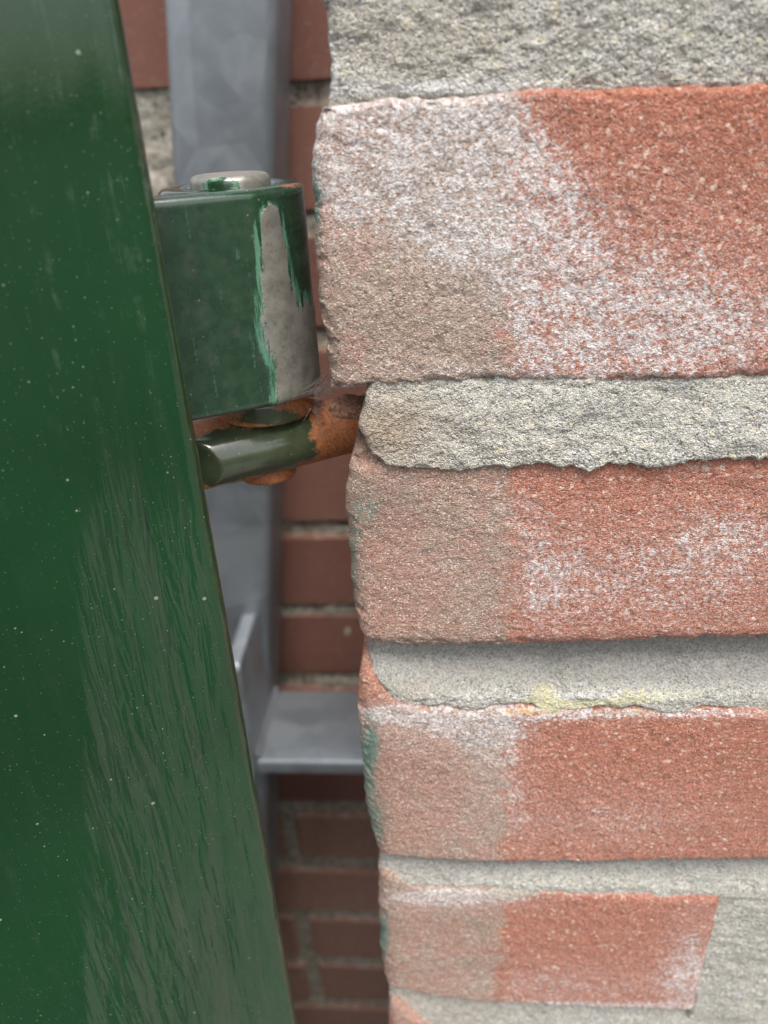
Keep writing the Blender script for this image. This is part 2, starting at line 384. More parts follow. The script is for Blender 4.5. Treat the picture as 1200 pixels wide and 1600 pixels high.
# ---------------------------------------------------------------- the dark wall at the back of the gap
YB = .286
back = thing('back_wall', 'dark red brick wall at the back of the gap behind the steel post', 'brick wall', (0, YB, GZ))
tops = [.0001, -.061, -.1216, -.1824, -.2432, -.3057, -.3686, -.4335, -.4996, -.567, -.632, -.6996]
hts = [.0475, .0475, .0475, .0475, .051, .0485, .0475, .050, .0482, .0491, .053, .052]
t = .0001; up = []
for k in range(1): t += .0615; up.append(t)
tops = up[::-1]+tops; hts = [.0475+.0022]*1+hts
while tops[-1] > GZ+.07: tops.append(tops[-1]-.0665); hts.append(.051)
protos = [proto_brick(.2095, .1, 1, s) for s in (1, 2, 3, 4)]
rs = np.random.RandomState(3)
even0 = 1
def bm_noise_wall(name, x0, x1, z0, z1, mat, parent):   # recessed mortar sheet with a rough face
    nx, nz = 160, 420
    X, Z = np.meshgrid(np.linspace(x0, x1, nx), np.linspace(z0, z1, nz))
    x, z = X*1000, Z*1000
    Y = .0085-.006*fbm(x, z, 14, 4, 3)-.005*fbm(x, z, 5, 3, 5)
    V = np.stack([X, Y, Z], -1).reshape(-1, 3)
    return mesh_np(name, V, grid_faces(nz, nx), mat, parent)
seen_wall = []
for i, (zt, h) in enumerate(zip(tops, hts)):
    j = i-even0
    even = (j % 2 == 0) if j < 11 else (j % 2 == 1)
    x0 = -.1000 if even else .0105
    for k in range(-3, 3):
        xb = x0+k*.2215+(rs.rand()-.5)*.003
        if j == 0 and k < 0: xb -= .030
        o = place_mesh('brick', protos[rs.randint(4)], (xb, (rs.rand()-.5)*.002, zt-GZ), M_BB, back)
        o.scale = (1, 1, h+(rs.rand()-.5)*.002)
bm_noise_wall('mortar', -.80, .70, 0, .0605-GZ, M_BM, back)

# ---------------------------------------------------------------- steel post with its bracket
post = thing('steel_post', 'grey galvanised square steel post leaning in the gap in front of the dark brick wall', 'post', (-.22, .258, GZ))
def post_x(z, side):                       # the lean measured on the two front edges
    a = np.polyfit([.0411, -.0263], [-.0880, -.0989], 1) if side == 0 else np.polyfit([.0389, -.0254, -.1665, -.2578], [-.0464, -.0541, -.0720, -.0835], 1)
    return a[0]*z+a[1]
PY0, PY1 = .236, .280
ring = []
wdt = .0475; rad = .0055
for cx, cy, a0 in ((rad, rad, 180), (wdt-rad, rad, 270), (wdt-rad, PY1-PY0-rad, 0), (rad, PY1-PY0-rad, 90)):
    for k in range(6):
        a = R(a0+k*18); ring.append((cx+rad*math.cos(a), cy+rad*math.sin(a)))
zs = np.linspace(.30, GZ, 30); V = []
for z in zs:
    xr = post_x(z, 1)
    for (u, v) in ring: V.append((xr+rad*.25-wdt+u, PY0+v, z))
lean_o = mesh_np('post_tube', V, grid_faces(len(zs), len(ring), wrap=True), M_GALV_SHADED, post)
GX = -.0905
def prism(name, prof, x0, x1, mat, parent, bev):
    import bmesh
    b = bmesh.new(); vs_ = [b.verts.new((x0, y, z)) for y, z in prof]; f_ = b.faces.new(vs_)
    r_ = bmesh.ops.extrude_face_region(b, geom=[f_])
    bmesh.ops.translate(b, verts=[v for v in r_['geom'] if isinstance(v, bmesh.types.BMVert)], vec=(x1-x0, 0, 0))
    bmesh.ops.recalc_face_normals(b, faces=b.faces)
    bmesh.ops.bevel(b, geom=b.edges[:], offset=bev, segments=3, affect='EDGES', profile=.5)
    me = bpy.data.meshes.new(name); b.to_mesh(me); b.free()
    me.polygons.foreach_set('use_smooth', np.ones(len(me.polygons), dtype=bool))
    return link(bpy.data.objects.new(name, me), parent, mat)
prism('gusset_plate', [(.187, -.347), (.187, -.270), (.190, -.2665), (.232, -.2640), (.2365, -.267), (.2365, -.347)], GX-.0082, GX, M_GALV, post, .0011)
box_bm('bracket_plate', (GX+.0002, .187, -.3475), (.10, .2495, -.3370), M_GALV, post, .0022)
# weld bead between plate and gusset
mesh_np('weld_bead', *(lambda a: (a, grid_faces(40, 6)))(np.array([[GX+.0036*math.cos(R(q*18))*1.0-.0005, y, -.3372+.0036*math.sin(R(q*18))+.0004*math.sin(y*2600)] for y in np.linspace(.1885, .249, 40) for q in range(6)])), M_GALV, post)

# ---------------------------------------------------------------- the pier in front: bricks and joints as worn, rounded solids
pier = thing('brick_pier', 'weathered red brick pier with white bloom and thick grey mortar joints', 'brick pier', (0, 0, GZ))
PZ = -GZ                                   # children keep wall coordinates: shift up by the base height
def to_local(o):
    o.location = (0, 0, PZ); return o
Pp = [at(x, y, 0) for x, y in ((0, 0),)]
def wl(pts): return [(at(x, y, 0)[0], at(x, y, 0)[2]) for x, y in pts]

def axis(x0, x1, fine, xf, coarse):        # sample positions, fine until xf, coarser beyond, dense at the ends
    n1 = int((min(x1, xf)-x0)/fine)
    a = np.linspace(x0, min(x1, xf), n1+1)
    if x1 > xf: a = np.concatenate([a, np.linspace(xf, x1, int((x1-xf)/coarse)+2)[1:]])
    return a
def worn_face(name, left, top, bottom, xr, depth, rnd, fine, heightfn, stainfn, mat, seed, xf=.085, ragged=.0006, prof=None, inset=0., rtb=None):
    """front of one brick or joint: a relief on y, rounded over at its outline, with its sides carried back to depth"""
    lz, lx = (lambda p: (np.array([q[1] for q in sorted(p, key=lambda q: q[1])]), np.array([q[0] for q in sorted(p, key=lambda q: q[1])])))(left)
    tx, tz = curve(top); bx, bz = curve(bottom)
    x0 = lx.min(); zmin, zmax = bz.min(), tz.max()
    Xa = axis(0, 1, fine/(xr-x0), (min(xf, xr)-x0)/(xr-x0), 8*fine/(xr-x0)) if xr > xf else np.linspace(0, 1, int((xr-x0)/fine)+1)
    nz = int((zmax-zmin)/fine)+1
    Ta = np.linspace(0, 1, nz)
    Ta = Ta+.35*(np.sin(2*np.pi*Ta)/(2*np.pi))*-1*.9          # denser towards top and bottom
    s, tt = np.meshgrid(Xa, Ta)
    z = zmin+(zmax-zmin)*tt
    for _ in range(2):
        xl = np.interp(z, lz, lx)
        xl = xl+ragged*2*(fbm(z*1000, z*0+seed*3.1, 3.5, 3, seed)-.5)
        x = xl+(xr+ragged*2*(fbm(z*1000, z*0+seed*2.3, 3, 3, seed+6)-.5)-xl)*s
        zt = np.interp(x, tx, tz)+ragged*2*(fbm(x*1000, x*0+seed*7.7, 3., 4, seed+1)-.5)
        zb = np.interp(x, bx, bz)+ragged*2*(fbm(x*1000, x*0+seed*5.3, 3., 4, seed+2)-.5)
        z = zb+(zt-zb)*tt
    rl, rt_, rb = rnd
    ex = np.clip(1-(x-xl)/rl, 0, 1); ex = np.maximum(ex, np.clip(1-(xr-x)/.0025, 0, 1))
    ez = np.maximum(np.clip(1-(zt-z)/rt_, 0, 1), np.clip(1-(z-zb)/rb, 0, 1))
    rr = np.where(np.clip(1-(zt-z)/rt_, 0, 1) > np.clip(1-(z-zb)/rb, 0, 1), rt_, rb)
    rr = np.where(ez > ex, rr, rl)
    e = np.clip(np.sqrt(ex**2+ez**2), 0, .985)
    y = inset+rr*(1-np.sqrt(1-e**2))
    if prof is not None: y = y+prof(x, z, (zt-z)/(zt-zb))
    h = heightfn(x*1000, z*1000, seed)
    y = y-h*(1-.45*e)+.0009*sstep(.50, .72, fbm(x*1000, z*1000, 2.6, 3, seed+8))*e
    # sides carried back
    def ring(A, v=None):
        top_ = A[-1:, :] if v is None else v; return top_
    Xg = np.concatenate([x[:1], x[:1], x, x[-1:], x[-1:]], 0); Zg = np.concatenate([z[:1], z[:1], z, z[-1:], z[-1:]], 0)
    Yg = np.concatenate([y[:1]*0+depth, np.minimum(y[:1]+.006, depth), y, np.minimum(y[-1:]+.006, depth), y[-1:]*0+depth], 0)
    Xg = np.concatenate([Xg[:, :1], Xg[:, :1], Xg, Xg[:, -1:]], 1); Zg = np.concatenate([Zg[:, :1], Zg[:, :1], Zg, Zg[:, -1:]], 1)
    Yg = np.concatenate([Yg[:, :1]*0+depth, np.minimum(Yg[:, :1]+.006, depth), Yg, Yg[:, -1:]*0+depth], 1)
    V = np.stack([Xg, Yg, Zg], -1).reshape(-1, 3)
    px, py = to_px(V)
    A, B = stainfn(px, py, V)
    F = grid_faces(*Xg.shape)
    o = mesh_np(name, V, F, mat, pier, {'stain': A, 'stain_shade': B})
    return to_local(o)

def h_brick(x, z, s):
    return (.9*(fbm(x, z, 14, 3, s)-.5)+.52*(fbm(x, z, 2.2, 4, s+3, .6)-.5)-.12*(worley(x, z, .55, s)-.45)+.2*(fbm(x, z, .7, 2, s+5)-.5))*1e-3
def h_mort(x, z, s):
    return (1.5*(fbm(x, z, 9, 3, s)-.5)+1.0*(fbm(x*.7, z, 2.2, 4, s+3, .62)-.5)-.22*(worley(x, z, .8, s)-.45))*1e-3

def stain_pack(px, **k):
    z = np.zeros_like(px)
    return (np.stack([k.get('W', z), k.get('G', z), k.get('P', z), k.get('Mo', z)], -1), np.stack([k.get('Y', z), k.get('D', z), k.get('K', z), z], -1))
def zone(px, py, V):
    xb = np.interp(py, [0, 900, 1250, 1500, 1600], [802, 800, 790, 782, 780])
    wd = np.interp(py, [0, 230, 300, 600, 700, 790, 850, 1020, 1110, 1600], [9, 9, 20, 34, 9, 10, 24, 28, 8, 12])
    nz = (fbm(V[:, 0]*1000, V[:, 2]*1000, 3, 4, 8)-.5)*(30+1.2*wd)+(fbm(V[:, 0]*1000, V[:, 2]*1000, .9, 2, 9)-.5)*wd*1.3
    return 1-sstep(-1, 1, (px-xb+nz)/wd)
def st_b1(px, py, V):
    W = zone(px, py, V)
    G = .62*gss(px, py, 650, 200, 260, 90)+.34*gss(px, py, 760, 270, 90, 120)+.30*gss(px, py, 850, 400, 80, 170)+.30*gss(px, py, 1050, 520, 330, 130)+.38*gss(px, py, 700, 330, 160, 120)
    G += .20*gss(px, py, 1000, 330, 300, 200)+.10*gss(px, py, 1060, 540, 300, 130)+.35*gss(px, py, 530, 260, 60, 140)+.30*gss(px, py, 690, 585, 220, 26)+.35*gss(px, py, 600, 165, 200, 22)+.28*gss(px, py, 640, 480, 160, 120)
    P = .62*gss(px, py, 491, 320, 17, 85)
    G = (G*.86+.12*sstep(820, 700, px)*sstep(400, 230, py))*(1-.6*gss(px, py, 930, 180, 130, 90))*(1-.45*gss(px, py, 620, 500, 150, 90))+.11*sstep(790, 830, px)*sstep(100, 420, py)
    D = .35*gss(px, py, 520, 540, 60, 70)*W+.95*gss(px, py, 1007, 180, 4, 7)
    return stain_pack(px, W=W, G=G, P=P, D=D, K=.5*gss(px, py, 520, 300, 80, 200)-.3*gss(px, py, 680, 480, 160, 120))
def st_b2(px, py, V):
    W = zone(px, py, V)*.92
    G = .12*gss(px, py, 840, 890, 70, 130)+.26*gss(px, py, 1020, 910, 330, 120)+.16*sstep(780, 830, px)+.12*gss(px, py, 680, 880, 80, 60)+.22*gss(px, py, 770, 790, 70, 40)+.20*gss(px, py, 620, 760, 60, 40)+.16*gss(px, py, 1150, 820, 110, 60)
    P = .40*gss(px, py, 575, 800, 34, 50)+.5*gss(px, py, 552, 900, 12, 90)+.2*gss(px, py, 680, 805, 25, 20)+.25*gss(px, py, 775, 985, 40, 26)
    D = .5*gss(px, py, 600, 790, 60, 50)+.4*gss(px, py, 700, 1010, 300, 14)+.35*gss(px, py, 550, 930, 18, 90)
    Mo = .45*gss(px, py, 1100, 732, 140, 14)
    return stain_pack(px, W=W, G=G, P=P, D=D, Mo=Mo, K=.6*gss(px, py, 590, 890, 100, 130))
def st_b3(px, py, V):
    W = zone(px, py, V)*.95*np.where(py < 1112, .45, 1)
    G = .42*gss(px, py, 680, 1135, 130, 36)+.36*gss(px, py, 765, 1190, 60, 110)+.08*gss(px, py, 980, 1270, 160, 60)+.16*gss(px, py, 930, 1290, 220, 60)+.15*sstep(780, 800, px)+.46*gss(px, py, 900, 1114, 400, 11)+.40*gss(px, py, 660, 1112, 140, 16)
    P = .50*gss(px, py, 580, 1160, 24, 60)+.46*gss(px, py, 590, 1290, 26, 60)+.3*gss(px, py, 572, 1230, 14, 90)
    D = .45*gss(px, py, 585, 1260, 26, 110)
    Y = .55*gss(px, py, 830, 1112, 70, 11)+.5*gss(px, py, 1000, 1112, 90, 9)
    Mo = .35*gss(px, py, 800, 1108, 420, 9)
    return stain_pack(px, W=W, G=G, P=P, D=D, Y=Y, Mo=Mo, K=.6*gss(px, py, 650, 1230, 90, 110))
def st_b4(px, py, V):
    W = zone(px, py, V)
    G = .34*gss(px, py, 700, 1405, 110, 26)+.28*gss(px, py, 1080, 1500, 50, 90)+.22*gss(px, py, 860, 1540, 240, 40)+.30*gss(px, py, 900, 1574, 260, 9)
    G = G+.42*gss(px, py, 700, 1400, 120, 14)+.18*sstep(780, 800, px)
    P = .64*gss(px, py, 598, 1460, 13, 55)
    D = .4*gss(px, py, 605, 1470, 22, 90)
    Mo = .5*gss(px, py, 900, 1394, 260, 10)+.4*gss(px, py, 800, 1395, 30, 20)
    return stain_pack(px, W=W, G=G, P=P, D=D, Mo=Mo, K=.22+0*px)
def st_b5(px, py, V):
    return stain_pack(px, W=zone(px, py, V)*.6, G=.2+0*px)

XR = .2115
hf = .00019
b_common = dict(heightfn=h_brick, mat=M_BRICK)
worn_face('brick', wl([(505, 160), (492, 190), (487, 230), (485, 280), (488, 340), (491, 400), (498, 470), (504, 520), (511, 570), (516, 605)]),
          wl([(480, 176), (530, 163), (580, 158), (640, 153), (720, 150), (800, 142), (870, 139), (1000, 137), (1200, 133), (1260, 132)]),
          wl([(480, 606), (540, 611), (600, 607), (650, 604), (720, 600), (790, 596), (860, 597), (930, 601), (1010, 597), (1080, 600), (1200, 594), (1260, 593)]),
          XR, .1, (.0032, .0012, .0022), hf, stainfn=st_b1, seed=1, **b_common)
worn_face('brick', wl([(550, 722), (542, 738), (538, 770), (540, 840), (547, 920), (555, 970), (563, 1000), (575, 1020)]),
          wl([(530, 722), (560, 718), (640, 720), (800, 716), (1000, 712), (1260, 706)]),
          wl([(530, 1012), (580, 1018), (640, 1021), (800, 1018), (1000, 1012), (1200, 1008), (1260, 1006)]),
          XR, .1, (.0040, .0032, .0045), hf, stainfn=st_b2, seed=2, **b_common)
worn_face('brick', wl([(567, 1030), (560, 1075), (556, 1105), (559, 1140), (563, 1190), (567, 1240), (575, 1295), (592, 1345)]),
          wl([(540, 1052), (575, 1052), (610, 1086), (700, 1098), (800, 1100), (1000, 1100), (1260, 1100)]),
          wl([(540, 1335), (600, 1340), (660, 1345), (720, 1349), (800, 1351), (900, 1350), (1000, 1348), (1200, 1346), (1260, 1345)]),
          XR, .1, (.0040, .0042, .0018), hf, stainfn=st_b3, seed=3, **b_common)
x4 = at(1112, 1490, 0)[0]
worn_face('brick', wl([(592, 1362), (590, 1400), (592, 1460), (596, 1515), (607, 1560)]),
          wl([(560, 1366), (610, 1366), (660, 1384), (800, 1388), (1000, 1398), (1140, 1400)]),
          wl([(560, 1540), (620, 1551), (700, 1564), (800, 1573), (960, 1580), (1140, 1586)]),
          x4, .1, (.0036, .0030, .0026), hf, stainfn=st_b4, seed=4, **b_common)
worn_face('brick', wl([(609, 1572), (606, 1620), (612, 1700), (622, 1760)]),
          wl([(560, 1575), (620, 1575), (700, 1618), (1200, 1630)]),
          wl([(560, 1755), (800, 1780), (1260, 1790)]),
          XR, .1, (.0036, .0030, .0022), hf*1.6, stainfn=st_b5, seed=5, **b_common)

def jt_0(px, py, V):
    G = .32*gss(px, py, 620, 110, 200, 60)+.30*gss(px, py, 820, 40, 70, 120)+.45*gss(px, py, 512, 80, 14, 120)+.30*gss(px, py, 720, 138, 260, 14)+.12*gss(px, py, 1100, 70, 160, 60)
    Y = .50*gss(px, py, 1195, 70, 24, 32)+.12*gss(px, py, 660, 80, 120, 60)
    W = .30*gss(px, py, 640, 60, 200, 70)
    return stain_pack(px, W=W, G=G, Y=Y)
def jt_1(px, py, V):
    W = .95*gss(px, py, 590, 670, 80, 70)+.25*gss(px, py, 700, 680, 140, 60)
    G = .24*gss(px, py, 780, 620, 300, 16)+.20*gss(px, py, 1000, 700, 260, 22)
    D = .35*gss(px, py, 950, 640, 240, 16)
    return stain_pack(px, W=W, G=G, D=D, Y=.34*gss(px, py, 860, 725, 26, 8))
def jt_2(px, py, V):
    D = 1.1*sstep(1092, 1050, py)*(.65+.35*sstep(580, 900, px))  # dirt plus painted shade under the brick above
    G = .46*gss(px, py, 900, 1090, 480, 20)
    Y = .60*gss(px, py, 850, 1085, 34, 32)+.52*gss(px, py, 990, 1090, 60, 22)+.42*gss(px, py, 1090, 1084, 60, 18)+.45*gss(px, py, 800, 1104, 70, 11)+.5*gss(px, py, 905, 1100, 60, 9)
    W = .35*gss(px, py, 640, 1080, 100, 26)
    return stain_pack(px, D=D, G=G, Y=Y, W=W, Mo=.75*gss(px, py, 572, 1065, 12, 40))
def jt_3(px, py, V):
    D = .85*sstep(1384, 1355, py)  # dirt and painted shade along the top of this recess
    return stain_pack(px, D=D, G=.34*gss(px, py, 820, 1388, 320, 14)+.2*gss(px, py, 680, 1375, 60, 14), W=.3*gss(px, py, 640, 1365, 80, 22), Y=.3*gss(px, py, 835, 1386, 16, 8), Mo=.75*gss(px, py, 598, 1375, 12, 12))
def jt_4(px, py, V):
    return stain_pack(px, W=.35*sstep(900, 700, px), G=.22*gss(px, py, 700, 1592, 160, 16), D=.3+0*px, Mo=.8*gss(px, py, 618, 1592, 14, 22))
def jt_h(px, py, V):
    return stain_pack(px, G=.16+0*px, D=.10+0*px, Y=.16*gss(px, py, 1150, 1440, 40, 40))
j_common = dict(heightfn=h_mort, mat=M_MORT)
worn_face('bed_joint', wl([(490, -60), (497, -5), (505, 12), (511, 50), (514, 100), (509, 150), (505, 175)]),
          wl([(460, -90), (1300, -110)]), wl([(460, 185), (560, 172), (800, 160), (1260, 150)]),
          XR, .09, (.0018, .001, .002), hf, stainfn=jt_0, seed=11, prof=lambda x, z, v: .0006+.0010*v, **j_common)
worn_face('bed_joint', wl([(572, 592), (571, 612), (567, 640), (562, 665), (566, 685), (580, 708), (602, 724), (620, 730)]),
          wl([(540, 596), (650, 592), (1260, 582)]),
          wl([(540, 716), (600, 728), (650, 731), (710, 734), (760, 727), (840, 727), (880, 726), (922, 734), (950, 724), (1000, 722), (1010, 727), (1090, 718), (1200, 708), (1260, 706)]),
          XR, .09, (.0013, .0012, .0008), hf, stainfn=jt_1, seed=12, ragged=.0011, prof=lambda x, z, v: .0012*sstep(.45, 0, v)-.0010*sstep(.3, .9, v)-.0004, **j_common)
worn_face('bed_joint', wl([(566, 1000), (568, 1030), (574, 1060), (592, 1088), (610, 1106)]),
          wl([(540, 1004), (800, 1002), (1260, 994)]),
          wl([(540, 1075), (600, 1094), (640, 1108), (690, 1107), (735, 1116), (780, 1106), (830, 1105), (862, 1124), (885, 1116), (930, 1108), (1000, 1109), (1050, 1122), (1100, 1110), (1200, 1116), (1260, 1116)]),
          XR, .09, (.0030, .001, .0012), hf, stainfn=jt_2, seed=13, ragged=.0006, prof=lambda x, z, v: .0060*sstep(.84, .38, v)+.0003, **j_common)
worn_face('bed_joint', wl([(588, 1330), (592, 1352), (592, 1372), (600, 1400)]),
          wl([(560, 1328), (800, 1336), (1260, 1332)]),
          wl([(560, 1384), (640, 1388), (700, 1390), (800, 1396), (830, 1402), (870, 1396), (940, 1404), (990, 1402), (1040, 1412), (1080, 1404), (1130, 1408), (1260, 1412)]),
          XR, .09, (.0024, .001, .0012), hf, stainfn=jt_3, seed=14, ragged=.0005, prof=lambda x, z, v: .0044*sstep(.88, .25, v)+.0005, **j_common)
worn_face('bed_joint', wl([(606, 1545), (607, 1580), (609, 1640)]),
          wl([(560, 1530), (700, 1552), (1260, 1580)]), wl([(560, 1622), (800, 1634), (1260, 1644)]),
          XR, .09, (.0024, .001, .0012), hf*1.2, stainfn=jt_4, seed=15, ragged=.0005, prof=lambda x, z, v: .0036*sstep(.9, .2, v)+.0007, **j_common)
worn_face('head_joint', [(x4-.0025, at(1112, 1380, 0)[2]), (x4-.0015, at(1112, 1590, 0)[2])],
          wl([(1080, 1385), (1300, 1385)]), wl([(1080, 1600), (1300, 1604)]),
          x4+.022, .09, (.0012, .001, .001), hf, stainfn=jt_h, seed=16, xf=.2, prof=lambda x, z, v: .0012+0*x, **j_common)
# brick to the right of the header, and the courses above, below and beside the picture
pp = {}
def far_brick(x0, zt, L, h):
    key = (round(L, 3), round(h, 3))
    if key not in pp: pp[key] = proto_brick(L, .1, h, 20+len(pp))
    return place_mesh('brick', pp[key], (x0, .0005, zt+PZ), M_BB, pier)
z4 = at(900, 1396, 0)[2]
far_brick(x4+.020, z4, .2, .047)
for zt in (0.0, -.0625, -.125, -.25): far_brick(XR+.012, zt, .2, .048)
far_brick(x4+.0165+.212, z4, .08, .047)
zt = .0645; k = 0
while zt < .07:
    for x0, L in (((0, .1), (.112, .21), (.334, .09)) if k % 2 == 0 else ((0, .21), (.222, .2))): far_brick(x0, zt, L, .048)
    zt += .0625; k += 1
zt = -.3125; k = 0
while zt > GZ+.05:
    for x0, L in (((0, .1), (.112, .21), (.334, .09)) if k % 2 == 0 else ((0, .21), (.222, .2))): far_brick(x0, zt, L, .048)
    zt -= .0625; k += 1
core = box_bm('pier_core', (.012, .010, 0), (.425, .215, .068-GZ), M_BM, pier)

# ---------------------------------------------------------------- green door
PHI = R(28)
dvec = np.array([-math.cos(PHI), -math.sin(PHI), 0]); nvec = np.array([math.sin(PHI), -math.cos(PHI), 0])
EDGE = np.array([-.0220, -.0120, 0])
door = thing('green_door', 'dark green gloss painted wooden door standing ajar beside the brick pier', 'door', (EDGE[0], EDGE[1], -1.36))
TH = .022
def board(s0, s1, fine, mat, z0=-1.36, z1=.075):
    """one plank: relief front with rounded arrises, flat back"""
    rad = .0028
    if fine:
        sa = np.concatenate([np.linspace(0, .004, 14), np.linspace(.004, .075, 190)[1:], np.linspace(.075, s1-s0-.004, 12)[1:], np.linspace(s1-s0-.004, s1-s0, 8)[1:]])
        za = np.concatenate([np.linspace(z0, -.36, 30), np.linspace(-.36, .05, 900)[1:], np.linspace(.05, z1, 6)[1:]])
    else:
        sa = np.concatenate([np.linspace(0, .004, 8), np.linspace(.004, s1-s0-.004, 10)[1:], np.linspace(s1-s0-.004, s1-s0, 8)[1:]]); za = np.linspace(z0, z1, 20)
    s, z = np.meshgrid(sa, za)
    e = np.clip(np.maximum(1-s/rad, 1-(s1-s0-s)/rad), 0, .99)
    y = -rad*(1-np.sqrt(1-e**2))
    sm, zm = s*1000, z*1000
    lean = sm+.03*zm
    fl0 = EDGE+np.multiply.outer(s+s0, dvec); fl0[..., 2] = z
    qx, qy = to_px(fl0.reshape(-1, 3)); band = sstep(110, 190, qx).reshape(s.shape)      # the weathered strip of this plank
    y = y+(.25+.75*band)*(.70*(fbm(lean*1., zm*.05, 12, 2, 31)-.5)+.09*(fbm(lean, zm*.20, 4.2, 2, 33)-.5)+.022*(fbm(lean, zm*.22, 1.4, 2, 35)-.5))*1e-3*(sstep(0, .006, s))
    pts = EDGE+np.multiply.outer(s+s0, dvec)+np.multiply.outer(y, nvec); pts[..., 2] = z
    nr, nc = s.shape
    bk0 = pts[:, :1]-nvec*TH; bk1 = pts[:, -1:]-nvec*TH
    G = np.concatenate([bk0, pts, bk1], 1)
    V = G.reshape(-1, 3); px, py = to_px(V)
    sv = np.concatenate([s[:, :1], s, s[:, -1:]], 1).ravel()
    dirt = np.clip(.75*sstep(820, 300, py)+.15+.5*gss(px, py, 130, 200, 90, 160), 0, 1)
    grain = np.clip(sstep(125, 175, px+(fbm(V[:, 2]*1000, V[:, 2]*0, 12, 3, 4)-.5)*30)*sstep(560, 860, py)*(1-.45*sstep(.014, .008, sv))+.12, 0, 1)
    worn = np.exp(-(sv/.0008)**2)*.5*(.35+.65*fbm(V[:, 2]*1000, V[:, 2]*0, 9, 3, 4))
    o = mesh_np('door_board', V, grid_faces(*G.shape[:2]), mat, door, {'stain': np.stack([dirt, worn, grain, 0*px], -1)})
    return o
board(0, .095, True, M_DOOR)
for k in range(1, 4): board(k*.0975, k*.0975+.095, False, M_DOOR)
# ledge on the back of the boards
lo = [EDGE+dvec*a-nvec*b for a, b in ((.03, TH+.0002), (.385, TH+.0002), (.385, TH+.024), (.03, TH+.024))]
V = [(*p[:2], z) for z in (-1.0, -.88) for p in lo]
mesh_py('ledge', V, [(3, 2, 1, 0), (4, 5, 6, 7), (0, 1, 5, 4), (1, 2, 6, 5), (2, 3, 7, 6), (3, 0, 4, 7)], mat_plain('green_ledge_paint', (.011, .055, .022), .35, .2, .1), door)
for th in (door, post):
    for ch in th.children: ch.location = Vector(ch.location)-Vector(th.location)

# ---------------------------------------------------------------- hinge
RB, RP = .0145, .0080
AXY = .0285
ax = at(362, 300, AXY); AX = np.array([ax[0], AXY, 0])
ZT = at(300, 309, AXY-RB*math.cos(PHI)-.010)[2]; ZB = at(440, 636, AXY-RB*math.cos(PHI))[2]
hinge = thing('hinge', 'green painted iron pin hinge with worn grey knuckle on a rusty hook', 'hinge', (AX[0], AX[1], ZB-.02))
HL = np.array([AX[0], AX[1], ZB-.02])
def hpart(name, V, F, stain, parent=None):
    V = np.asarray(V); px, py = to_px(V)
    o = mesh_np(name, V-HL, F, M_HINGE, parent or hinge, {'stain': stain(px, py, V)})
    return o
def pk(px, w=0, r=0, b=0):
    z = np.zeros_like(px); return np.stack([z+w, z+r, z+b, z], -1)
# knuckle: strap tangent at the front, rolled round the pin
def knuckle():
    TS = .0062
    path = []                              # outer outline in (along dvec, along nvec) about the pin axis, then inner
    outer = [(a, RB) for a in np.linspace(.060, 0, 60)]
    outer += [(-RB*math.sin(q), RB*math.cos(q)) for q in np.linspace(0, R(318), 90)[1:]]
    inner = [(a, RB-TS) for a in np.linspace(.060, 0, 60)]
    inner += [(-(RB-TS)*math.sin(q), (RB-TS)*math.cos(q)) for q in np.linspace(0, R(318), 90)[1:]]
    loop = np.array(outer+inner[::-1])
    cen = np.array([(o_+i_) for o_, i_ in zip(np.array(outer), np.array(inner))])/2
    cl = np.concatenate([cen, cen[::-1]])
    rnd = .0015
    levels = []
    for q in np.linspace(0, 90, 6): levels.append((ZT-rnd+rnd*math.sin(R(90-q)), 1-(rnd/ (TS/2))*(1-math.cos(R(90-q)))))
    body = [(z, 1.) for z in np.linspace(ZT-rnd, ZB+rnd, 70)[1:-1]]
    levels += body
    for q in np.linspace(0, 90, 6): levels.append((ZB+rnd-rnd*math.sin(R(q)), 1-(rnd/(TS/2))*(1-math.cos(R(q)))))
    rows = []
    # ends of the section closed by rows shrunk to its middle line
    levels = [(levels[0][0], 0.)]+levels+[(levels[-1][0], 0.)]
    for z, k in levels:
        p2 = cl+(loop-cl)*k
        wob = .00018*(fbm(np.arange(len(p2))*.6, np.full(len(p2), z*1000), 7, 2, 41)-.5)
        P = AX+np.multiply.outer(p2[:, 0], dvec)+np.multiply.outer(p2[:, 1]+wob, nvec); P[:, 2] = z
        rows.append(P)
    G = np.array(rows); nr, nc = G.shape[:2]
    def stain(px, py, V):
        cx = np.interp(py, [300, 340, 420, 500, 570, 600, 640], [425, 424, 430, 440, 462, 462, 470])
        hw = np.interp(py, [300, 318, 345, 420, 480, 520, 570, 640], [0, 8, 16, 19, 24, 32, 34, 30])
        d = np.abs(px-cx)/np.maximum(hw, 1)
        w_ = np.clip(1.15-.62*d, 0, 1)*sstep(308, 330, py)
        w_ = np.maximum(w_, .8*sstep(446, 478, px-(py-520)*.05)*sstep(440, 500, py)) 
        w_ = w_-.5*gss(px, py, 455, 350, 12, 34)-.4*gss(px, py, 448, 560, 10, 16)-.45*gss(px, py, 412, 590, 14, 26)
        w_ = np.clip(w_, 0, .98)
        rr = .6*gss(px, py, 455, 290, 40, 7)+.35*gss(px, py, 290, 300, 40, 6)+.25*gss(px, py, 480, 610, 30, 16)+.5*sstep(-.001, .004, V[:, 2]-ZT+.0012)*0
        return pk(px, w_, rr)
    return hpart('knuckle', G.reshape(-1, 3), grid_faces(nr, nc, wrap=True), stain)
knuckle()
def lathe(name, cx, cy, prof, stain, n=72, parent=None):
    P = []
    for r_, z_ in prof:
        for k in range(n):
            a = 2*math.pi*k/n; P.append((cx+r_*math.cos(a), cy+r_*math.sin(a), z_))
    return hpart(name, P, grid_faces(len(prof), n, wrap=True), stain, parent)
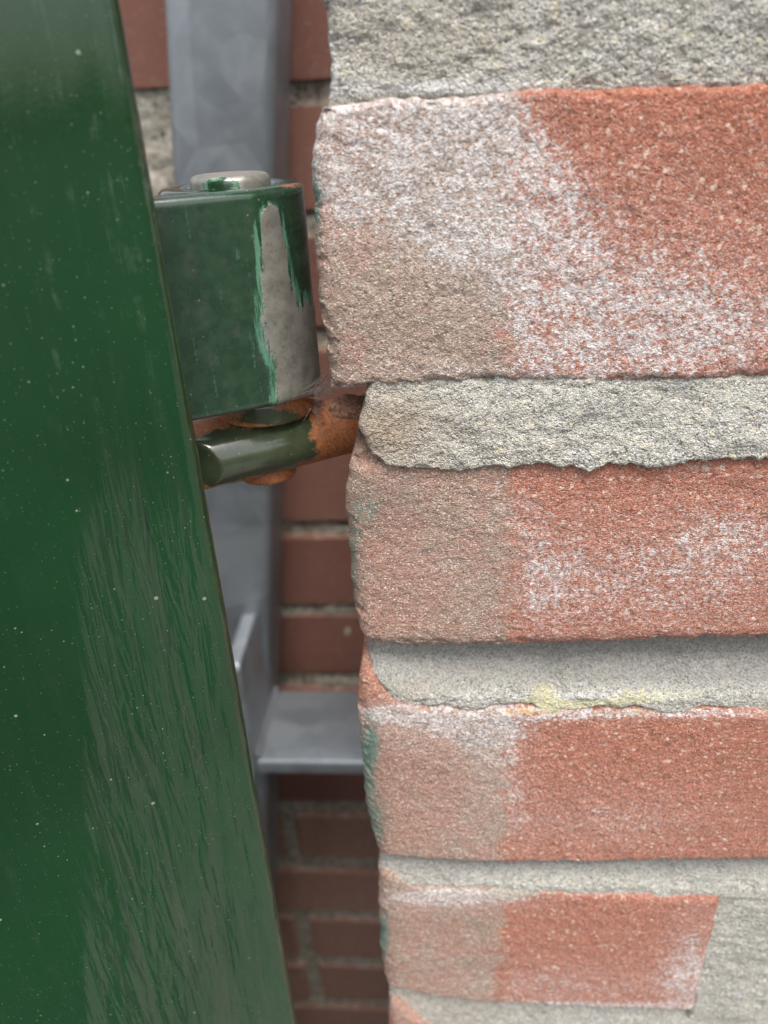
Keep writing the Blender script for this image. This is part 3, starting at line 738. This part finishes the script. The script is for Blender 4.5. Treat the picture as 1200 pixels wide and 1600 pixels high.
def arc(r0, z0, rad, a0, a1, k=6): return [(r0+rad*math.cos(R(a)), z0+rad*math.sin(R(a))) for a in np.linspace(a0, a1, k)]
# pin: head standing proud of the knuckle
PH = .0020
lathe('pin', AX[0], AX[1], [(0.00005, ZT+PH)]+arc(.0066, ZT+PH-.0013, .0013, 90, 0)+[(.0079, ZT), (.0079, ZB+.004), (.0060, ZB+.002), (.0060, ZB-.018), (.0068, ZB-.0198)]+arc(.0058, ZB-.0206, .0010, 0, -90)+[(.00005, ZB-.0216)],
      lambda px, py, V: pk(px, np.clip(.95-1.2*gss(px, py, 345, 291, 30, 14), 0, .95)*(V[:, 2] > ZB), np.where(V[:, 2] > ZB, .45*sstep(ZT+PH-.0006, ZT+PH, V[:, 2]), .75)))
ZR = ZB-.0122                              # axis height of the hook
lathe('collar', AX[0]+.0012, AX[1]+.0008, arc(.0100, ZB-.0014, .0013, 90, 0, 5)+[(.0113, ZB-.0040)]+arc(.0104, ZB-.0048, .0009, 0, -90, 4)+[(.007, ZB-.0057)],
      lambda px, py, V: pk(px, 0, np.clip(.85-.85*gss(px, py, 415, 650, 60, 14), 0, 1), 1))
# hook: round bar from the eye under the knuckle into the joint
HA = R(30)
hd = np.array([math.cos(HA), math.sin(HA), 0.]); hn = np.array([math.sin(HA), -math.cos(HA), 0.])
st_ = [(-.0290, .0), (-.0288, .0060), (-.0270, .0072), (-.0112, .0075), (-.0085, .0075), (-.003, .0075), (.004, .0074), (.012, .0072), (.02, .0070), (.03, .0070), (.05, .0070), (.075, .0070)]
sx = np.array([a for a, b in st_]); sr = np.array([b for a, b in st_])
sa = np.concatenate([np.linspace(-.029, -.027, 6), np.linspace(-.027, .05, 140)[1:], np.linspace(.05, .075, 6)[1:]])
P = []
for a in sa:
    r_ = np.interp(a, sx, sr); front = .0072+(a+.0135)*.85      # the end is cut off at a slant towards the front
    for k in range(72):
        q = 2*math.pi*k/72
        bmp = 1+.016*(fbm(np.array([a*1000]), np.array([abs(q-math.pi)*6.]), 5, 3, 51)[0]-.5)
        eye = 1+.95*(1-sstep(.009, .020, a))                # the bar is beaten out wide behind, round the pin
        u_ = min(math.cos(q)*r_*bmp*(eye if math.cos(q) < 0 else 1), front); v_ = math.sin(q)*r_*.93*bmp
        p = AX+hd*a+hn*(u_+.0035)+np.array([0, 0, v_]); p[2] += ZR
        P.append(p)
def st_hook(px, py, V):
    wv = (fbm(V[:, 2]*1000, V[:, 0]*1000, 4, 3, 6)-.5)
    r_ = sstep(450, 515, px+wv*60)*.95+.85*sstep(.0052, .0068, V[:, 2]-ZR+wv*.002)+.75*sstep(-.0035, -.0062, V[:, 2]-ZR+wv*.003)+.35*gss(px, py, 335, 725, 26, 16)
    return pk(px, 0, np.clip(r_, 0, 1), 1)
hpart('hook', P, grid_faces(len(sa), 72, wrap=True), st_hook)

# ---------------------------------------------------------------- rusty crumb of mortar on the hook, cobweb
def crumb(name, c0, size, seed, label):
    import bmesh
    b = bmesh.new(); bmesh.ops.create_icosphere(b, subdivisions=5, radius=1)
    V = np.array([v.co[:] for v in b.verts]); F = np.array([[v.index for v in f.verts] for f in b.faces]); b.free()
    V = np.sign(V)*np.abs(V)**.62
    r_ = 1+.5*(fbm(V[:, 0]*3+V[:, 2]*2, V[:, 1]*3+V[:, 2], 2.2, 4, seed, .6)-.5)+.25*(fbm(V[:, 0]*9, V[:, 1]*9+V[:, 2]*7, 2., 3, seed+1)-.5)
    V = V*r_[:, None]*np.array(size)
    o = mesh_np(name, V, F, M_CRUMB); o.location = c0; o['label'] = label; o['category'] = 'mortar crumb'
    return o
crumb('mortar_crumb', at(546, 634, .012), (.0038, .004, .0017), 61, 'rust brown crumb of mortar wedged above the rusty hinge hook')

n = N('cobweb_silk'); n.fin((.40, .37, .35), .8, spec=.2); n.b.inputs['Alpha'].default_value = .45; M_WEB = n.m
rs = np.random.RandomState(5)
WV = []; WF = []
def strand(a, b, sag, rad):
    o = len(WV); a = np.array(a); b = np.array(b); ns = 7
    for i in range(ns):
        t_ = i/(ns-1); p = a+(b-a)*t_+np.array([0, 0, -sag*4*t_*(1-t_)])
        for k in range(3):
            q = 2*math.pi*k/3; WV.append(p+np.array([math.cos(q)*rad, math.sin(q)*rad*.7, math.sin(q)*rad]))
    for i in range(ns-1):
        for k in range(3): WF.append((o+i*3+k, o+i*3+(k+1) % 3, o+i*3+3+(k+1) % 3, o+i*3+3+k))
for k in range(46):
    t_ = rs.rand()
    a = at(468+30*rs.rand(), 622-26*rs.rand()*rs.rand(), .018+.01*rs.rand()); b = at(506+24*rs.rand(), 575+40*rs.rand(), .006+.012*rs.rand())
    strand(a, b, .0006*rs.rand(), .00003+.00003*rs.rand())
for k in range(40):
    a = at(478+40*rs.rand(), 632+16*rs.rand(), .020+.008*rs.rand()); b = a+(rs.rand(3)-.5)*np.array([.006, .004, .006])
    strand(a, b, .0008*rs.rand(), .00003+.00003*rs.rand())
o = mesh_np('cobweb', np.array(WV), np.array(WF), M_WEB); o['label'] = 'wispy grey cobweb between the hinge knuckle and the brick pier'; o['category'] = 'cobweb'
